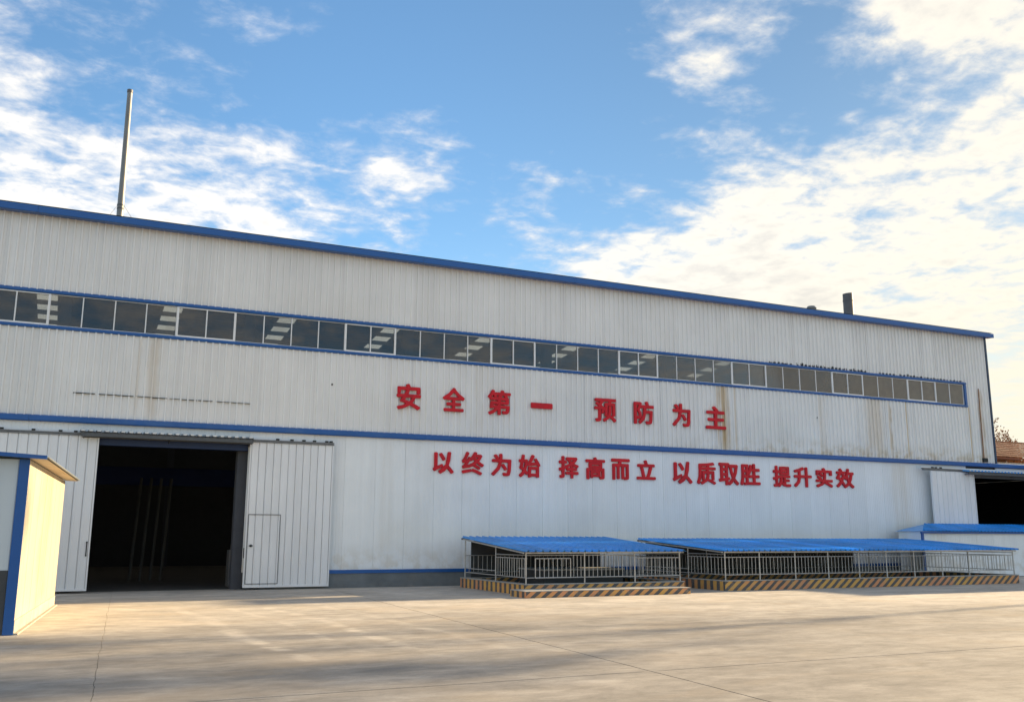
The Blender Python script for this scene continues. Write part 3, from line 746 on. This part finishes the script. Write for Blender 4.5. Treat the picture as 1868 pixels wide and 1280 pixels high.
shelter('railed_shelter', 'shorter steel-railed pit shelter with a low blue ribbed roof behind the step', X1 + .06, X1e - .06, YF1 + .05, YB1 - .1, [12.0, 13.9, 15.62, 17.24], 1.20, 1.585, ['gate', 'high', 'low'], [2.2])
shelter('railed_shelter', 'longer steel-railed pit shelter with a low blue ribbed roof toward the right edge', X2 + .06, X2e - .06, YF2 + .05, YB1 - .1, [18.80, 20.15, 21.60, 23.0, 24.35, 25.6, 26.9, 28.25, 29.6, 31.95], 1.20, 1.535, ['low'], [2.0], .76)
# pipework and tank edge under the shorter roof
tk = thing('settling_tank', 'dark tank with a pale rim standing inside the shorter railed pit', 'tank', (14.6, -3.2, .052))
MB().box(-1.2, 1.6, -.8, .9, 0, .55).build('body', M['darkpl'], tk); MB().box(-1.25, 1.65, -.85, .95, .551, .60).build('rim', M['kerbtop'], tk)

# ------------------------------------------------------------------ low annex at the right
an = thing('low_annex', 'low white panel annex with blue ribbed roof in front of the right doorway', 'annex', (31.95, -1.75, 0))
pm = micro_mesh('wall_panel', PW, .02, 1.86, M['lower'])
for i in range(14): put('wall_panel', pm, an, (.10 + i * PW, 0, 0))
MB().box(0, .11, -.02, .04, .01, 1.86).build('corner_trim', M['blue'], an)
MB().box(.0, .06, .05, 1.2, .02, 1.88).build('side_wall', M['lower'], an)
HIP = 1.75
def annex_roof(i):
    pr = rib_profile(.84, .21, .050); b = MB(); x0 = -.10 + i * .84
    for (xa, da), (xb, db) in zip(pr, pr[1:]):
        ta, tb = min(1, (x0 + xa + .10) / HIP), min(1, (x0 + xb + .10) / HIP)
        b.quad((xa, -.16, 1.885 - da), (xb, -.16, 1.885 - db), (xb, -.16 + 1.46 * tb, 1.885 + .305 * tb - db), (xa, -.16 + 1.46 * ta, 1.885 + .305 * ta - da))
    return b.mesh('roof_sheet', M['blue_roof'])
full_sheet = annex_roof(6)
for i in range(17): put('roof_sheet', annex_roof(i) if i < 3 else full_sheet, an, (-.10 + i * .84, 0, rs.uniform(-.003, .003)))
b = MB(); b.v += [(-.10, -.16, 1.888), (-.10 + HIP, 1.30, 2.193), (-.10, 1.30, 1.888)]; b.f.append((0, 1, 2)); b.build('hip_end', M['blue_roof'], an)
MB().box(-.10, 14.2, -.10, -.02, 1.80, 1.872).build('eave_trim', M['blue'], an)

# ------------------------------------------------------------------ shed at the left
SRZ = -math.atan2(.58, 7.08)          # its side runs a little askew to the hall
sh = thing('side_shed', 'small white shed with blue corner post and sunlit end wall, cut by the left edge', 'shed', (-.58, -11.97, 0), rz=SRZ)
SL, SH, SWD = 7.06, 2.90, 6.0
for i in range(7):
    w = SL / 7; b = MB(); pr = [(0.0, -.02), (.012, -.02), (.018, 0), (w * .33 - .02, 0), (w * .33, -.008), (w * .33 + .02, 0), (w * .66 - .02, 0), (w * .66, -.008), (w * .66 + .02, 0), (w - .005, 0), (w, -.02)]
    for (ya, da), (yb, db) in zip(pr, pr[1:]): b.quad((da, ya, .235), (db, yb, .235), (db, yb, SH), (da, ya, SH))
    b.build('end_panel', M['cream'], sh, (0, i * w, 0))
for i in range(3):
    w = SL / 3; MB().box(-.2, .012, i * w + .008, (i + 1) * w - .008, .001, .232).build('base_block', M['base'], sh)
MB().box(-.2, .075, .0, SL, -.002, .028).build('footing_fillet', M['base'], sh)
MB().box(-.155, .006, -.03, -.001, .005, SH).build('corner_post', M['blue'], sh); 
for i in range(5):
    x = -.155 - (i + 1) * 1.0
    b = MB(); pr = [(0, .010), (.012, .010), (.02, 0), (.32, 0), (.335, .006), (.35, 0), (.65, 0), (.665, .006), (.68, 0), (.985, 0), (1.0, .010)]
    for (xa, da), (xb, db) in zip(pr, pr[1:]): b.quad((xa, da, 1.05), (xb, db, 1.05), (xb, db, SH), (xa, da, SH))
    b.build('front_panel', M['shed'], sh, (x, 0, 0))
    MB().box(x + .01, x + .99, -.006, .03, .01, 1.045).build('dark_panel', M['darkpl'], sh)
MB().box(-5.2, -.02, SL - .05, SL, .01, SH).build('back_wall', M['shed'], sh)
rise = .055
b = MB(); n = int(SL / .21) + 3
for i in range(n):
    y = -.22 + i * .21; s0 = [(0, 0), (.05, .024), (.13, .024), (.18, 0), (.21, 0)]
    for (ya, za), (yb, zb) in zip(s0, s0[1:]):
        b.quad((.30, y + ya, SH + .025 + za), (.30, y + yb, SH + .025 + zb), (-5.4, y + yb, SH + .025 + zb + 5.7 * rise), (-5.4, y + ya, SH + .025 + za + 5.7 * rise))
        b.quad((.301, y + ya, SH + .012 + za), (.301, y + yb, SH + .012 + zb), (.301, y + yb, SH + .025 + zb), (.301, y + ya, SH + .025 + za))
b.build('roof', M['awning'], sh)
b = MB(); b.quad((.27, -.15, SH + .004), (.27, SL + .15, SH + .004), (-.0, SL + .15, SH + .012), (-.0, -.15, SH + .012)); b.build('soffit', M['wood'], sh)
b = MB(); b.v += [(.28, -.235, SH - .005), (-5.4, -.235, SH - .005 + 5.7 * rise), (-5.4, -.235, SH + .075 + 5.7 * rise), (.28, -.235, SH + .06), (.28, -.17, SH + .06), (-5.4, -.17, SH + .075 + 5.7 * rise), (.28, -.17, SH - .005), (-5.4, -.17, SH - .005 + 5.7 * rise)]
b.f += [(0, 3, 2, 1), (3, 4, 5, 2), (0, 6, 4, 3), (0, 1, 7, 6)]; b.build('verge_flashing', M['blue'], sh)

# ------------------------------------------------------------------ beyond the right end
hs = thing('tiled_house', 'old house with weathered tile roof showing past the hall corner', 'house', (53.0, 12, 0))
MB().box(0, 14, 0, 8, 0, 6.45).build('wall', M['house'], hs); MB().box(.6, 2.9, -.03, .02, 4.6, 6.30).build('shutter', M['housegrey'], hs)
MB().box(-.4, 3.3, -.55, -.0, 6.62, 6.72).build('eave', M['eave'], hs)
b = MB(); n = 150
for i in range(n):
    x = -.5 + i * .1; s0 = [(0, 0), (.03, .03), (.06, .03), (.1, 0)]
    for rw in range(8):
        ya, yb = -.6 + rw * .6, -.6 + (rw + 1) * .6 + .02; za, zb = 6.73 + rw * .20 + .03, 6.73 + (rw + 1) * .20
        for (xa, da), (xb, db) in zip(s0, s0[1:]): b.quad((x + xa, ya, za + da), (x + xb, ya, za + db), (x + xb, yb, zb + db), (x + xa, yb, zb + da))
b.build('roof', M['tile'], hs)
MB().box(-.5, 14.4, 4.2, 4.4, 8.30, 8.45).build('ridge', M['tile'], hs)


def tree_meshes(seed, h, spread, clear, nleaf, leafsize, trunk_r):
    r = random.Random(seed); tr = MB(); cr = MB(); tips = []
    def grow(p, d, ln, rad, lev):
        q = p; seg = 3
        for k in range(seg):
            d = (d + Vector((r.uniform(-.16, .16), r.uniform(-.16, .16), r.uniform(-.04, .12)))).normalized()
            e = q + d * (ln / seg); r1 = rad * (1 - .22 * (k + 1) / seg * 1.4)
            (tr if lev < 2 else cr).tube(tuple(q), tuple(e), rad * (1 - .22 * k / seg * 1.4), r1, 7 if lev < 2 else 4, False); q = e
            if lev >= 2: tips.append(q.copy())
        if lev >= 4: return
        for _ in range(r.randint(3, 5) if lev else 6):
            a = r.uniform(0, 6.283); sp = r.uniform(.5, 1.0) * spread
            nd = (d * 1.0 + Vector((math.cos(a) * sp, math.sin(a) * sp, r.uniform(-.1, .45)))).normalized()
            t = r.uniform(.45, 1.0) if lev else r.uniform(.86, 1.0)
            grow(p + (q - p) * t, nd, ln * r.uniform(.5, .72) if lev else h * r.uniform(.24, .34), max(.008, rad * .48), lev + 1)
    grow(Vector((0, 0, 0)), Vector((0, 0, 1)), clear, trunk_r, 0)
    for _ in range(nleaf):
        p = r.choice(tips) + Vector((r.gauss(0, .16), r.gauss(0, .16), r.gauss(0, .16))); a = Vector((r.gauss(0, 1), r.gauss(0, 1), r.gauss(0, 1))).normalized() * leafsize * r.uniform(.6, 1.3)
        c = a.cross(Vector((r.gauss(0, 1), r.gauss(0, 1), r.gauss(0, 1)))).normalized() * leafsize * .6
        cr.quad(tuple(p - a), tuple(p + c), tuple(p + a), tuple(p - c))
    return tr, cr


def leafy(tr, cr, nleaf):
    t = tr.mesh('trunk', M['bark']); c = cr.mesh('crown', M['bark']); c.materials.append(M['leaf'])
    for p in c.polygons[len(cr.f) - nleaf:]: p.material_index = 1
    return t, c


tA = leafy(*tree_meshes(4, 9.0, .75, 7.2, 2900, .085, .05), 2900); tB = leafy(*tree_meshes(8, 8.5, .8, 3.6, 6500, .085, .19), 6500)


def tree(tm, loc, rz, s, label, group):
    o = thing('deciduous_tree', label, 'tree', loc, group, rz); o.scale = (s, s, s); put('trunk', tm[0], o); put('crown', tm[1], o); return o


tree(tB, (62.5, 19.5, 0), .4, 1.17, 'thinly leaved orange-brown autumn tree behind the tiled roof', 'autumn trees')
tree(tB, (68.5, 21.5, 0), 2.2, 1.12, 'second orange-brown tree further right behind the tiled roof', 'autumn trees')
# unseen block and tree added beyond the right edge to shade the yard
nb_ = thing('shade_block', 'unseen stepped block added beyond the right edge to shade the yard', 'building', (43.7, -6.6, 0))
MB().box(0, 9, 0, 4.8, .001, 7.2).build('low_wall', M['lower'], nb_); MB().box(-.15, 9.15, -.15, 4.95, 7.201, 7.4).build('low_roof', M['blue'], nb_)
MB().box(0, 9, 5.0, 6.6, .001, 12.8).build('tall_wall', M['upper'], nb_); MB().box(-.1, 9.1, 4.96, 6.7, 12.801, 13.0).build('tall_roof', M['blue'], nb_)
for k, (x, y, s, rz) in enumerate(((60.0, -6.6, 2.3, 0.3),)):
    tree(tA, (x, y, 0), rz, s, 'unseen tall thinly leaved tree added beyond the right edge to shade the yard', 'added shade trees')
